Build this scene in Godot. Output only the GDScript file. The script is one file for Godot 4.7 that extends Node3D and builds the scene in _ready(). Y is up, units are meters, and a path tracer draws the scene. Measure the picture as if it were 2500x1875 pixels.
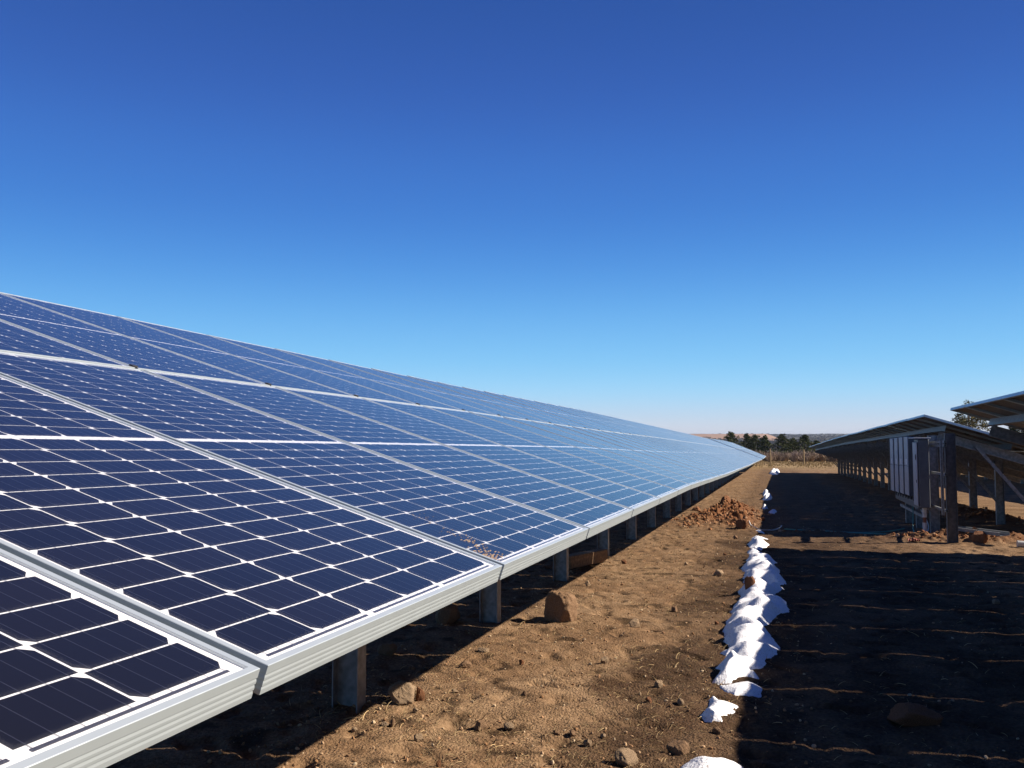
extends Node3D

# ---------------------------------------------------------------- numbers of the place
const EYE := 1.4            # camera height over the soil below it
const SLOPE := 0.0156       # the site falls gently away along the rows
const PITCH := 1.012        # one panel and its gap along a row
const PW := 0.994           # panel width
const PL := 1.992           # panel length
const PGAP := 0.02          # gap between the two courses
const SPAN := 4.004         # both courses together, up the slope

var M := {}
var noise_a := FastNoiseLite.new()
var noise_b := FastNoiseLite.new()
var noise_c := FastNoiseLite.new()
var noise_d := FastNoiseLite.new()
var noise_e := FastNoiseLite.new()
var rng := RandomNumberGenerator.new()
var taken := {}
var mesh_cache := {}

# ---------------------------------------------------------------- naming helpers
func numbered(called: String) -> String:
	var n: int = taken.get(called, 0)
	taken[called] = n + 1
	return called if n == 0 else "%s_%03d" % [called, n]

func tag(o: Node, label: String, category: String, group := "", kind := "") -> Node:
	if label != "":
		o.set_meta("label", label)
	if category != "":
		o.set_meta("category", category)
	if group != "":
		o.set_meta("group", group)
	if kind != "":
		o.set_meta("kind", kind)
	return o

func thing(called: String, label: String, category: String, at := Vector3.ZERO, group := "") -> Node3D:
	var o := Node3D.new()
	o.name = numbered(called)
	add_child(o)
	o.position = at
	tag(o, label, category, group)
	return o

func part(called: String, mesh: Mesh, mat: Material, parent: Node, at := Transform3D.IDENTITY) -> MeshInstance3D:
	var o := MeshInstance3D.new()
	o.name = called
	o.mesh = mesh
	if mat != null:
		o.material_override = mat
	parent.add_child(o, true)
	o.transform = at
	return o

func top(called: String, mesh: Mesh, mat: Material, label: String, category: String, group := "", at := Transform3D.IDENTITY) -> MeshInstance3D:
	var o := MeshInstance3D.new()
	o.name = numbered(called)
	o.mesh = mesh
	o.material_override = mat
	add_child(o)
	o.transform = at
	tag(o, label, category, group)
	return o

func structure(called: String, mesh: Mesh, mat: Material) -> MeshInstance3D:
	var o := MeshInstance3D.new()
	o.name = numbered(called)
	o.mesh = mesh
	o.material_override = mat
	add_child(o)
	o.set_meta("kind", "structure")
	return o

# ---------------------------------------------------------------- shape helpers
func begin() -> SurfaceTool:
	var st := SurfaceTool.new()
	st.begin(Mesh.PRIMITIVE_TRIANGLES)
	st.set_smooth_group(-1)
	return st

func done(st: SurfaceTool) -> ArrayMesh:
	st.generate_normals()
	return st.commit()

func quad(st: SurfaceTool, a: Vector3, b: Vector3, c: Vector3, d: Vector3) -> void:
	st.add_vertex(a); st.add_vertex(b); st.add_vertex(c)
	st.add_vertex(a); st.add_vertex(c); st.add_vertex(d)

func box(st: SurfaceTool, c: Vector3, s: Vector3, b := Basis.IDENTITY) -> void:
	var x := b.x * s.x * 0.5
	var y := b.y * s.y * 0.5
	var z := b.z * s.z * 0.5
	var p := [c - x - y - z, c + x - y - z, c + x + y - z, c - x + y - z, c - x - y + z, c + x - y + z, c + x + y + z, c - x + y + z]
	quad(st, p[0], p[1], p[2], p[3])
	quad(st, p[5], p[4], p[7], p[6])
	quad(st, p[4], p[0], p[3], p[7])
	quad(st, p[1], p[5], p[6], p[2])
	quad(st, p[3], p[2], p[6], p[7])
	quad(st, p[4], p[5], p[1], p[0])

# a box with its twelve edges bevelled by e
func bevel_box(st: SurfaceTool, c: Vector3, s: Vector3, e: float, bs := Basis.IDENTITY) -> void:
	var h := s * 0.5
	var q := func(x: float, y: float, z: float) -> Vector3:
		return c + bs * Vector3(x, y, z)
	for sg in [-1.0, 1.0]:
		var fx: float = sg * h.x
		quad(st, q.call(fx, -h.y + e, -h.z + e), q.call(fx, h.y - e, -h.z + e), q.call(fx, h.y - e, h.z - e), q.call(fx, -h.y + e, h.z - e))
		var fy: float = sg * h.y
		quad(st, q.call(-h.x + e, fy, -h.z + e), q.call(h.x - e, fy, -h.z + e), q.call(h.x - e, fy, h.z - e), q.call(-h.x + e, fy, h.z - e))
		var fz: float = sg * h.z
		quad(st, q.call(-h.x + e, -h.y + e, fz), q.call(h.x - e, -h.y + e, fz), q.call(h.x - e, h.y - e, fz), q.call(-h.x + e, h.y - e, fz))
		for sk in [-1.0, 1.0]:
			quad(st, q.call(sg * h.x, sk * (h.y - e), -h.z + e), q.call(sg * (h.x - e), sk * h.y, -h.z + e), q.call(sg * (h.x - e), sk * h.y, h.z - e), q.call(sg * h.x, sk * (h.y - e), h.z - e))
			quad(st, q.call(sg * h.x, -h.y + e, sk * (h.z - e)), q.call(sg * (h.x - e), -h.y + e, sk * h.z), q.call(sg * (h.x - e), h.y - e, sk * h.z), q.call(sg * h.x, h.y - e, sk * (h.z - e)))
			quad(st, q.call(-h.x + e, sg * h.y, sk * (h.z - e)), q.call(-h.x + e, sg * (h.y - e), sk * h.z), q.call(h.x - e, sg * (h.y - e), sk * h.z), q.call(h.x - e, sg * h.y, sk * (h.z - e)))
			for sl in [-1.0, 1.0]:
				st.add_vertex(q.call(sg * h.x, sk * (h.y - e), sl * (h.z - e)))
				st.add_vertex(q.call(sg * (h.x - e), sk * h.y, sl * (h.z - e)))
				st.add_vertex(q.call(sg * (h.x - e), sk * (h.y - e), sl * h.z))

# axes for a bar from a to b: x along it, y as near to up as can be
func axes(a: Vector3, b: Vector3, up: Vector3) -> Basis:
	var x := (b - a).normalized()
	var z := x.cross(up).normalized()
	var y := z.cross(x).normalized()
	return Basis(x, y, z)

func bar(st: SurfaceTool, a: Vector3, b: Vector3, h: float, w: float, up := Vector3.UP, off := Vector2.ZERO) -> void:
	var bs := axes(a, b, up)
	box(st, (a + b) * 0.5 + bs.y * off.x + bs.z * off.y, Vector3(a.distance_to(b), h, w), bs)

# a folded channel: web of height h, flanges of width w towards side s, sheet t
func channel(st: SurfaceTool, a: Vector3, b: Vector3, h: float, w: float, t: float, s := 1.0, up := Vector3.UP) -> void:
	bar(st, a, b, h, t, up, Vector2(0, 0))
	bar(st, a, b, t, w, up, Vector2(h * 0.5 - t * 0.5, s * (w * 0.5 + t * 0.5)))
	bar(st, a, b, t, w, up, Vector2(-h * 0.5 + t * 0.5, s * (w * 0.5 + t * 0.5)))
	bar(st, a, b, 0.02, t, up, Vector2(h * 0.5 - t - 0.01, s * w))
	bar(st, a, b, 0.02, t, up, Vector2(-h * 0.5 + t + 0.01, s * w))

func zed(st: SurfaceTool, a: Vector3, b: Vector3, h: float, w: float, t: float, up: Vector3) -> void:
	bar(st, a, b, h, t, up, Vector2(0, 0))
	bar(st, a, b, t, w, up, Vector2(h * 0.5 - t * 0.5, w * 0.5 + t * 0.5))
	bar(st, a, b, t, w, up, Vector2(-h * 0.5 + t * 0.5, -w * 0.5 - t * 0.5))

# rolled I section standing from a to b; depth d across world x, flange width w across world z
func i_post(st: SurfaceTool, a: Vector3, b: Vector3, d := 0.152, w := 0.102, tf := 0.0075, tw := 0.0055) -> void:
	var hgt := b.y - a.y
	var c := (a + b) * 0.5
	box(st, c, Vector3(d - 2.0 * tf, hgt, tw))
	for s in [-1.0, 1.0]:
		box(st, c + Vector3(s * (d * 0.5 - tf * 0.5), 0, 0), Vector3(tf, hgt, w))

func tube(st: SurfaceTool, pts: PackedVector3Array, radii: Array, sides := 8, cap := true) -> void:
	var rings := []
	var ref := Vector3(0.31, 0.2, 0.93).normalized()
	for i in pts.size():
		var d: Vector3 = (pts[mini(i + 1, pts.size() - 1)] - pts[maxi(i - 1, 0)]).normalized()
		var u := d.cross(ref).normalized()
		var v := u.cross(d).normalized()
		ref = v.cross(d).normalized() if absf(d.dot(ref)) > 0.95 else ref
		var r: float = radii[i] if radii.size() > 1 else radii[0]
		var ring := []
		for k in sides:
			var an := TAU * k / sides
			ring.append(pts[i] + (u * cos(an) + v * sin(an)) * r)
		rings.append(ring)
	for i in rings.size() - 1:
		for k in sides:
			var k2 := (k + 1) % sides
			quad(st, rings[i][k], rings[i + 1][k], rings[i + 1][k2], rings[i][k2])
	if cap:
		for e in [0, rings.size() - 1]:
			for k in range(1, sides - 1):
				st.add_vertex(rings[e][0]); st.add_vertex(rings[e][k]); st.add_vertex(rings[e][k + 1])

func lerp_table(xs: Array, ys: Array, x: float) -> float:
	if x <= xs[0]:
		return ys[0]
	for i in range(1, xs.size()):
		if x <= xs[i]:
			return lerpf(ys[i - 1], ys[i], (x - xs[i - 1]) / (xs[i] - xs[i - 1]))
	return ys[-1]

# ---------------------------------------------------------------- the lie of the land (d is the distance along the rows, -z)
const DX := [6.0, 9.0, 13.0, 20.0, 26.0, 35.0, 60.0, 100.0, 200.0, 320.0]
const DY := [0.0, -0.02, -0.05, -0.08, -0.10, -0.12, -0.15, -0.25, -0.6, -3.0]

func smooth(a: float, b: float, x: float) -> float:
	var t := clampf((x - a) / (b - a), 0.0, 1.0)
	return t * t * (3.0 - 2.0 * t)

func hump(x: float, d: float, cx: float, cd: float, rx: float, rd: float) -> float:
	var q := ((x - cx) / rx) * ((x - cx) / rx) + ((d - cd) / rd) * ((d - cd) / rd)
	return exp(-q * 1.6)

func spoil(x: float, d: float) -> float:
	# trench spoil thrown up beside the left row and across the aisle
	var h := 0.25 * hump(x, d, -0.95, 20.6, 0.58, 3.0) + 0.13 * hump(x, d, -0.55, 18.0, 0.34, 1.1) + 0.08 * hump(x, d, -1.5, 18.3, 0.6, 1.7)
	h += 0.09 * hump(x, d, 2.4, 15.9, 1.0, 0.5) + 0.12 * hump(x, d, 3.5, 15.9, 0.9, 0.5) + 0.05 * hump(x, d, 0.6, 16.4, 0.9, 0.25)
	h += 0.18 * hump(x, d, 4.4, 22.0, 0.8, 1.3) + 0.16 * hump(x, d, 5.6, 19.0, 0.9, 1.3)
	return h

func base_y(x: float, d: float) -> float:
	return -SLOPE * d + lerp_table(DX, DY, d)

func ground_y(x: float, d: float) -> float:
	var y := base_y(x, d)
	var far := 1.0 - smooth(30.0, 70.0, d)
	y += noise_a.get_noise_2d(x, d) * 0.022
	if d < 75.0 and absf(x) < 9.0:
		var s := spoil(x, d)
		y += s * (1.0 + 0.9 * noise_b.get_noise_2d(x * 1.2, d * 1.2))
		y += far * (noise_b.get_noise_2d(x, d) * (0.011 + s * 0.12) + noise_c.get_noise_2d(x, d) * (0.006 + s * 0.05) + minf(0.0, noise_d.get_noise_2d(x * 0.7, d * 0.7) + 0.28) * 0.07)
	return y

func at(x: float, d: float, up := 0.0) -> Vector3:
	return Vector3(x, ground_y(x, d) + up, -d)

# ---------------------------------------------------------------- materials
func plain(c: Color, rough := 0.8, metal := 0.0, spec := 0.5) -> StandardMaterial3D:
	var m := StandardMaterial3D.new()
	m.albedo_color = c.linear_to_srgb()
	m.roughness = rough
	m.metallic = metal
	m.metallic_specular = spec
	return m

func noise_texture(freq: float, octaves: int, lo: Color, hi: Color, seed_n: int, size := 512, normal := false, kind := FastNoiseLite.TYPE_SIMPLEX_SMOOTH) -> NoiseTexture2D:
	var n := FastNoiseLite.new()
	n.seed = seed_n
	n.frequency = freq
	n.noise_type = kind
	n.fractal_octaves = octaves
	var t := NoiseTexture2D.new()
	t.width = size
	t.height = size
	t.seamless = true
	t.noise = n
	if normal:
		t.as_normal_map = true
		t.bump_strength = 6.0
	else:
		var g := Gradient.new()
		g.set_color(0, lo)
		g.set_color(1, hi)
		t.color_ramp = g
	return t

func mottled(c: Color, rough: float, metal: float, lo: float, hi: float, scale: float, seed_n: int, spec := 0.5) -> StandardMaterial3D:
	var m := plain(c, rough, metal, spec)
	m.albedo_texture = noise_texture(0.02, 4, Color(lo, lo, lo), Color(hi, hi, hi), seed_n, 256)
	m.uv1_triplanar = true
	m.uv1_scale = Vector3(scale, scale, scale)
	return m

func make_materials() -> void:
	M.alu = plain(Color(0.46, 0.51, 0.53), 0.40, 0.4)
	M.alu.roughness_texture = noise_texture(0.03, 3, Color(0.75, 0.75, 0.75), Color(1, 1, 1), 3, 256)
	M.alu.uv1_triplanar = true
	M.alu.uv1_scale = Vector3(3, 3, 3)
	M.back = plain(Color(0.74, 0.74, 0.75), 0.5)
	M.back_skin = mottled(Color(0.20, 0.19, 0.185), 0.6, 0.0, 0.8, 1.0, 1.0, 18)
	M.cell = []
	for c in [Color(0.0052, 0.0042, 0.0052), Color(0.0062, 0.0048, 0.0054), Color(0.0046, 0.0040, 0.0052)]:
		M.cell.append(plain(c, 0.6, 0.0, 0.08))
	M.bus = plain(Color(0.055, 0.055, 0.07), 0.4, 0.5)
	var g := StandardMaterial3D.new()
	g.transparency = BaseMaterial3D.TRANSPARENCY_ALPHA
	g.albedo_color = Color(1, 1, 1, 0.003)
	g.roughness = 0.19
	g.metallic_specular = 0.47
	M.glass = g
	M.steel = mottled(Color(0.32, 0.33, 0.34), 0.5, 0.5, 0.72, 1.0, 2.5, 11)
	M.dark_steel = mottled(Color(0.13, 0.13, 0.135), 0.6, 0.3, 0.7, 1.0, 2.0, 12)
	M.jbox = plain(Color(0.02, 0.02, 0.022), 0.5)
	M.inverter = mottled(Color(0.36, 0.38, 0.41), 0.45, 0.0, 0.9, 1.0, 1.5, 13)
	M.cabinet = mottled(Color(0.10, 0.11, 0.12), 0.5, 0.0, 0.85, 1.0, 1.5, 14)
	M.print = plain(Color(0.80, 0.80, 0.80), 0.6)
	M.pvc = mottled(Color(0.55, 0.55, 0.54), 0.4, 0.0, 0.8, 1.0, 3.0, 15)
	M.mud = plain(Color(0.20, 0.14, 0.095), 0.95)
	M.rust = plain(Color(0.16, 0.06, 0.03), 0.8)
	M.cable_green = plain(Color(0.10, 0.26, 0.20), 0.5)
	M.cable_grey = plain(Color(0.60, 0.63, 0.62), 0.5)
	M.cable_white = plain(Color(0.62, 0.60, 0.55), 0.5)
	M.orange = plain(Color(0.30, 0.06, 0.03), 0.7)
	M.wood = mottled(Color(0.33, 0.20, 0.10), 0.85, 0.0, 0.6, 1.0, 4.0, 16)
	M.post_wood = mottled(Color(0.44, 0.31, 0.15), 0.85, 0.0, 0.75, 1.0, 1.2, 17)
	# soil: vertex colour times two grains, fine relief
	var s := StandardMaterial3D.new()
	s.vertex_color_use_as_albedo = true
	s.roughness = 0.95
	s.metallic_specular = 0.2
	s.albedo_texture = noise_texture(0.035, 5, Color(0.60, 0.58, 0.56), Color(1, 1, 1), 21, 1024)
	s.uv1_triplanar = true
	s.uv1_world_triplanar = true
	s.uv1_scale = Vector3(0.9, 0.9, 0.9)
	s.heightmap_enabled = true
	s.heightmap_texture = noise_texture(0.06, 5, Color(0, 0, 0), Color(1, 1, 1), 22, 1024)
	s.heightmap_scale = 0.9
	M.soil = s
	var r := plain(Color(0.42, 0.27, 0.165), 0.9, 0.0, 0.25)
	r.albedo_texture = noise_texture(0.02, 5, Color(0.55, 0.52, 0.5), Color(1, 1, 1), 31, 512)
	r.uv1_triplanar = true
	r.uv1_scale = Vector3(1.6, 1.6, 1.6)
	r.heightmap_enabled = true
	r.heightmap_texture = noise_texture(0.05, 5, Color(0, 0, 0), Color(1, 1, 1), 32, 512)
	r.heightmap_scale = 0.5
	M.rock = r
	M.rock_red = r.duplicate()
	M.rock_red.albedo_color = Color(0.33, 0.16, 0.085).linear_to_srgb()
	M.rock_pale = r.duplicate()
	M.rock_pale.albedo_color = Color(0.56, 0.41, 0.27).linear_to_srgb()
	var sn := plain(Color(0.86, 0.87, 0.89), 0.7, 0.0, 0.3)
	sn.heightmap_enabled = true
	sn.heightmap_texture = noise_texture(0.05, 4, Color(0, 0, 0), Color(1, 1, 1), 41, 512)
	sn.heightmap_scale = 0.4
	var sg := Gradient.new()
	sg.offsets = PackedFloat32Array([0.0, 0.2, 0.27, 1.0])
	sg.colors = PackedColorArray([Color(0.62, 0.55, 0.47), Color(0.72, 0.67, 0.6), Color(0.97, 0.97, 0.98), Color(1, 1, 1)])
	var stx := noise_texture(0.055, 5, Color.BLACK, Color.WHITE, 43, 512)
	stx.color_ramp = sg
	sn.albedo_texture = stx
	sn.uv1_triplanar = true
	sn.uv1_scale = Vector3(2, 2, 2)
	M.snow = sn
	M.straw = plain(Color(0.38, 0.27, 0.13), 0.9)
	var v := plain(Color(1, 1, 1), 0.95, 0.0, 0.1)
	v.vertex_color_use_as_albedo = true
	M.tint = v
	var lf := plain(Color(1, 1, 1), 0.9, 0.0, 0.2)
	lf.vertex_color_use_as_albedo = true
	lf.cull_mode = BaseMaterial3D.CULL_DISABLED
	M.leaf = lf
	M.bark = plain(Color(0.08, 0.055, 0.04), 0.95)

# ---------------------------------------------------------------- solar panel meshes (x along the row, y out of the glass, -z up the slope)
const COLS := 6
const ROWS := 24
const CW := 0.1585
const CH := 0.0795
const MIDGAP := 0.022

func cell_at(c: int, r: int) -> Vector3:
	var x := (PW - CW * COLS) * 0.5 + CW * (c + 0.5)
	var z := 0.031 + CH * (r + 0.5) + (MIDGAP if r >= ROWS / 2 else 0.0)
	return Vector3(x, -0.0042, -z)

func cell_outline(c: int) -> PackedVector2Array:
	var w := (CW - 0.0046) * 0.5
	var h := (CH - 0.0036) * 0.5
	var k := 0.0125
	if c % 2 == 0:   # cut corners on the upper side
		return PackedVector2Array([Vector2(-w, h), Vector2(w, h), Vector2(w, -h + k), Vector2(w - k, -h), Vector2(-w + k, -h), Vector2(-w, -h + k)])
	return PackedVector2Array([Vector2(-w, -h), Vector2(-w, h - k), Vector2(-w + k, h), Vector2(w - k, h), Vector2(w, h - k), Vector2(w, -h)])

func add_cell(st: SurfaceTool, c: int, at_p: Vector3) -> void:
	var o := cell_outline(c)
	var t := Vector3(0, 0.0003, 0)
	var p := []
	for q in o:
		p.append(at_p + Vector3(q.x, 0, q.y))
	for i in range(1, p.size() - 1):
		st.add_vertex(p[0] + t); st.add_vertex(p[i] + t); st.add_vertex(p[i + 1] + t)
	for i in p.size():
		var j := (i + 1) % p.size()
		quad(st, p[i], p[j], p[j] + t, p[i] + t)

func one_cell_mesh(c: int) -> Mesh:
	var key := "cell%d" % (c % 2)
	if not mesh_cache.has(key):
		var st := begin()
		add_cell(st, c, Vector3.ZERO)
		mesh_cache[key] = done(st)
	return mesh_cache[key]

func cells_mesh(from_row: int) -> Mesh:
	var key := "cells%d" % from_row
	if not mesh_cache.has(key):
		var st := begin()
		for r in range(from_row, ROWS):
			for c in COLS:
				add_cell(st, c, cell_at(c, r))
		mesh_cache[key] = done(st)
	return mesh_cache[key]

func laminate_mesh() -> Mesh:
	if not mesh_cache.has("laminate"):
		var st := begin()
		box(st, Vector3(PW * 0.5, -0.0048, -PL * 0.5), Vector3(PW - 0.006, 0.0008, PL - 0.006))
		st.set_material(M.back)
		st.generate_normals()
		var both := st.commit()
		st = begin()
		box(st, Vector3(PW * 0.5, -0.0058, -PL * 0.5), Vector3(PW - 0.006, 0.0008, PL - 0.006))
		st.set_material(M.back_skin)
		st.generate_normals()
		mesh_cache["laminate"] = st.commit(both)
	return mesh_cache["laminate"]

func pane_mesh() -> Mesh:
	if not mesh_cache.has("pane"):
		var st := begin()
		var e := 0.0105
		quad(st, Vector3(e, -0.0014, -e), Vector3(e, -0.0014, -PL + e), Vector3(PW - e, -0.0014, -PL + e), Vector3(PW - e, -0.0014, -e))
		mesh_cache["pane"] = done(st)
	return mesh_cache["pane"]

func frame_mesh() -> Mesh:
	if not mesh_cache.has("frame"):
		var st := begin()
		var prof := [Vector2(0.011, -0.0042), Vector2(0.011, -0.0004), Vector2(0.0106, 0.0), Vector2(0.0008, 0.0), Vector2(0.0, -0.0008)]
		for gy in [-0.0125, -0.0205, -0.0285]:
			prof.append_array([Vector2(0.0, gy), Vector2(0.0010, gy - 0.0002), Vector2(0.0010, gy - 0.0008), Vector2(0.0, gy - 0.0045)])
		prof.append_array([Vector2(0.0, -0.0395), Vector2(0.0006, -0.040), Vector2(0.028, -0.040), Vector2(0.028, -0.0384), Vector2(0.0028, -0.0384), Vector2(0.0028, -0.0062)])
		var corner := func(q: Vector2, k: int) -> Vector3:
			var x0 := q.x if k == 0 or k == 3 else PW - q.x
			var z0 := -q.x if k < 2 else -PL + q.x
			return Vector3(x0, q.y, z0)
		for i in prof.size() - 1:
			for k in 4:
				var k2 := (k + 1) % 4
				quad(st, corner.call(prof[i], k), corner.call(prof[i + 1], k), corner.call(prof[i + 1], k2), corner.call(prof[i], k2))
		mesh_cache["frame"] = done(st)
	return mesh_cache["frame"]

func ribbon_mesh() -> Mesh:
	if not mesh_cache.has("ribbon"):
		var st := begin()
		var y := -0.0037
		for half in 2:
			var z0 := 0.031 + (0.0 if half == 0 else CH * 12 + MIDGAP)
			for c in COLS:
				for b in 5:
					var x := (PW - CW * COLS) * 0.5 + CW * (c + (b + 0.5) / 5.0)
					var a0 := -(z0 - (0.008 if half == 0 else 0.004))
					var a1 := -(z0 + CH * 12 + (0.004 if half == 0 else 0.008))
					quad(st, Vector3(x - 0.00045, y, a0), Vector3(x + 0.00045, y, a0), Vector3(x + 0.00045, y, a1), Vector3(x - 0.00045, y, a1))
		# collector ribbons along both short ends and the middle
		for zc in [0.0225, 0.031 + CH * 24 + MIDGAP + 0.0085]:
			for k in 3:
				var xa := (PW - CW * COLS) * 0.5 + CW * 2 * k + 0.012
				var xb := xa + CW * 2 - 0.024
				quad(st, Vector3(xa, y + 0.0002, -zc - 0.0027), Vector3(xb, y + 0.0002, -zc - 0.0027), Vector3(xb, y + 0.0002, -zc + 0.0027), Vector3(xa, y + 0.0002, -zc + 0.0027))
		mesh_cache["ribbon"] = done(st)
	return mesh_cache["ribbon"]

func box_mesh(key: String, size: Vector3, e: float, c := Vector3.ZERO) -> Mesh:
	if not mesh_cache.has(key):
		var st := begin()
		bevel_box(st, c, size, e)
		mesh_cache[key] = done(st)
	return mesh_cache[key]

# ---------------------------------------------------------------- a table of panels on its rack
# t: {xl, d0, n, low: Callable(d), high: Callable(d), posts: [d...], v_post, cells: {column: first joined row}, fine: columns with ribbons}
func rack_point(t: Dictionary, d: float, v: float, n: float) -> Vector3:
	var lo: float = t.low.call(d)
	var hi: float = t.high.call(d)
	var rise := (hi - lo) / SPAN
	var run := sqrt(1.0 - rise * rise)
	return Vector3(t.xl - run * v + rise * n, lo + rise * v + run * n, -d)

func rack_up(t: Dictionary, d: float) -> Vector3:
	return (rack_point(t, d, 1.0, 1.0) - rack_point(t, d, 1.0, 0.0)).normalized()

func make_table(label: String, t: Dictionary) -> Node3D:
	var root := thing("solar_array", label, "solar array", Vector3(t.xl, base_y(t.xl, t.d0), -t.d0), "rows of solar panels on steel racks")
	var inv := Transform3D(Basis.IDENTITY, -root.position)
	for k in t.n:
		var da: float = t.d0 + k * PITCH
		var db := da + PW
		for course in 2:
			var v0 := course * (PL + PGAP)
			var p0 := rack_point(t, da, v0, 0.0)
			var p1 := rack_point(t, db, v0, 0.0)
			var ex := (p1 - p0).normalized()
			var up := rack_up(t, (da + db) * 0.5)
			var ez := ex.cross(up).normalized()
			var ey := ez.cross(ex).normalized()
			var jit := Vector3(0, 0, 0)
			if course == 1:
				jit = ez * rng.randf_range(-0.003, 0.003)
			var xf := inv * Transform3D(Basis(ex, ey, ez), p0 + jit + ey * rng.randf_range(-0.0012, 0.0012))
			var pan := part("solar_panel", laminate_mesh(), null, root, xf)
			part("frame", frame_mesh(), M.alu, pan)
			var first := 0
			if course == 0 and t.cells.has(k):
				first = t.cells[k]
				for r in first:
					for c in COLS:
						part("cell", one_cell_mesh(c), M.cell[rng.randi() % 3], pan, Transform3D(Basis.IDENTITY, cell_at(c, r)))
			if first < ROWS:
				var cs := part("cells", cells_mesh(first), M.cell[rng.randi() % 3], pan)
				cs.set_meta("kind", "stuff")
			if k < t.fine:
				part("ribbons", ribbon_mesh(), M.bus, pan)
			part("glass_pane", pane_mesh(), M.glass, pan)
			if t.backs:
				part("junction_box", box_mesh("jbox", Vector3(0.24, 0.018, 0.09), 0.004, Vector3(PW * 0.5, -0.0155, -PL * 0.5)), M.jbox, pan)
	# clamps between the courses
	for k in range(1, mini(t.n, t.fine + 6)):
		var d: float = t.d0 + k * PITCH - 0.009
		var st := begin()
		var bs := axes(rack_point(t, d, 0, 0), rack_point(t, d + 1, 0, 0), rack_up(t, d))
		bevel_box(st, rack_point(t, d, PL + PGAP + 0.018, 0.003), Vector3(0.03, 0.009, 0.024), 0.002, bs)
		part("clamp", done(st), M.jbox, root, inv)
	# posts, rafters, braces
	var n_posts: int = t.posts.size()
	for i in n_posts:
		var d: float = t.posts[i]
		var head := rack_point(t, d, t.v_post, -0.25)
		var st := begin()
		var foot := ground_y(head.x, d) - 0.35
		i_post(st, Vector3(head.x, foot, -d), Vector3(head.x, head.y, -d))
		part("post", done(st), M.steel, root, inv)
		st = begin()
		var dr := d + 0.062
		channel(st, rack_point(t, dr, 0.33, -0.245), rack_point(t, dr, SPAN - 0.42, -0.245), 0.16, 0.06, 0.004, -1.0, rack_up(t, dr))
		part("rafter", done(st), M.steel, root, inv)
		st = begin()
		var dk := d - 0.062
		var b0 := Vector3(head.x - 0.02, ground_y(head.x, d) + 0.42, -dk)
		channel(st, b0, rack_point(t, dk, SPAN - 1.05, -0.25), 0.055, 0.035, 0.004, 1.0)
		part("brace", done(st), M.steel, root, inv)
		if i + 1 < n_posts or i == 0:
			pass
	# purlins in lengths from bay to bay, brackets on the rafters
	var ends := [t.d0 + 0.45]
	for i in range(1, n_posts - 1):
		ends.append(t.posts[i] + 0.062)
	ends.append(t.d0 + t.n * PITCH - 0.45)
	for v in [0.42, 1.56, 2.44, 3.54]:
		for i in ends.size() - 1:
			var st := begin()
			zed(st, rack_point(t, ends[i] + 0.002, v, -0.103), rack_point(t, ends[i + 1] - 0.002, v, -0.103), 0.122, 0.05, 0.003, rack_up(t, ends[i]))
			part("purlin", done(st), M.steel, root, inv)
	for i in n_posts:
		for v in [0.42, 1.56, 2.44, 3.54]:
			var d: float = t.posts[i] + 0.062
			var st := begin()
			bar(st, rack_point(t, d, v - 0.012, -0.19), rack_point(t, d, v - 0.012, -0.075), 0.01, 0.11, Vector3(-1, 0, 0))
			part("bracket", done(st), M.dark_steel, root, inv)
	return root

# dried mud thrown onto the lower corner of one panel
func build_mud(t: Dictionary) -> void:
	rng.seed = 33
	var st := begin()
	var d0: float = t.d0 + 5 * PITCH
	for i in 170:
		var u := pow(rng.randf(), 1.3)
		var a := 0.025 + 0.17 * u + rng.randfn() * 0.022
		var v := 0.03 + 0.30 * u * u + rng.randfn() * 0.02 + 0.02
		var r := rng.randf_range(0.0007, 0.0028) * (1.4 - u)
		if a < 0.014 or v < 0.014:
			continue
		var c := rack_point(t, d0 + a, v, -0.0008)
		var ex := rack_point(t, d0 + a + 0.01, v, 0.0) - rack_point(t, d0 + a, v, 0.0)
		var ev := rack_point(t, d0 + a, v + 0.01, 0.0) - rack_point(t, d0 + a, v, 0.0)
		var up := rack_up(t, d0) * r * 0.3
		ex = ex.normalized() * r * rng.randf_range(1.0, 5.0)
		ev = ev.normalized() * r
		var ring := []
		for k in 7:
			var q := rng.randf_range(0.6, 1.2)
			ring.append(c - up + ex * cos(TAU * k / 7) * q + ev * sin(TAU * k / 7) * q)
		for k in 7:
			st.add_vertex(c + up); st.add_vertex(ring[k]); st.add_vertex(ring[(k + 1) % 7])
	top("dried_mud", done(st), M.mud, "tan splash of dried mud on a panel's lower corner", "mud")

func post_line(from_d: float, to_d: float, step: float) -> Array:
	var out := []
	var d := from_d
	while d <= to_d:
		out.append(d)
		d += step
	return out

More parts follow.
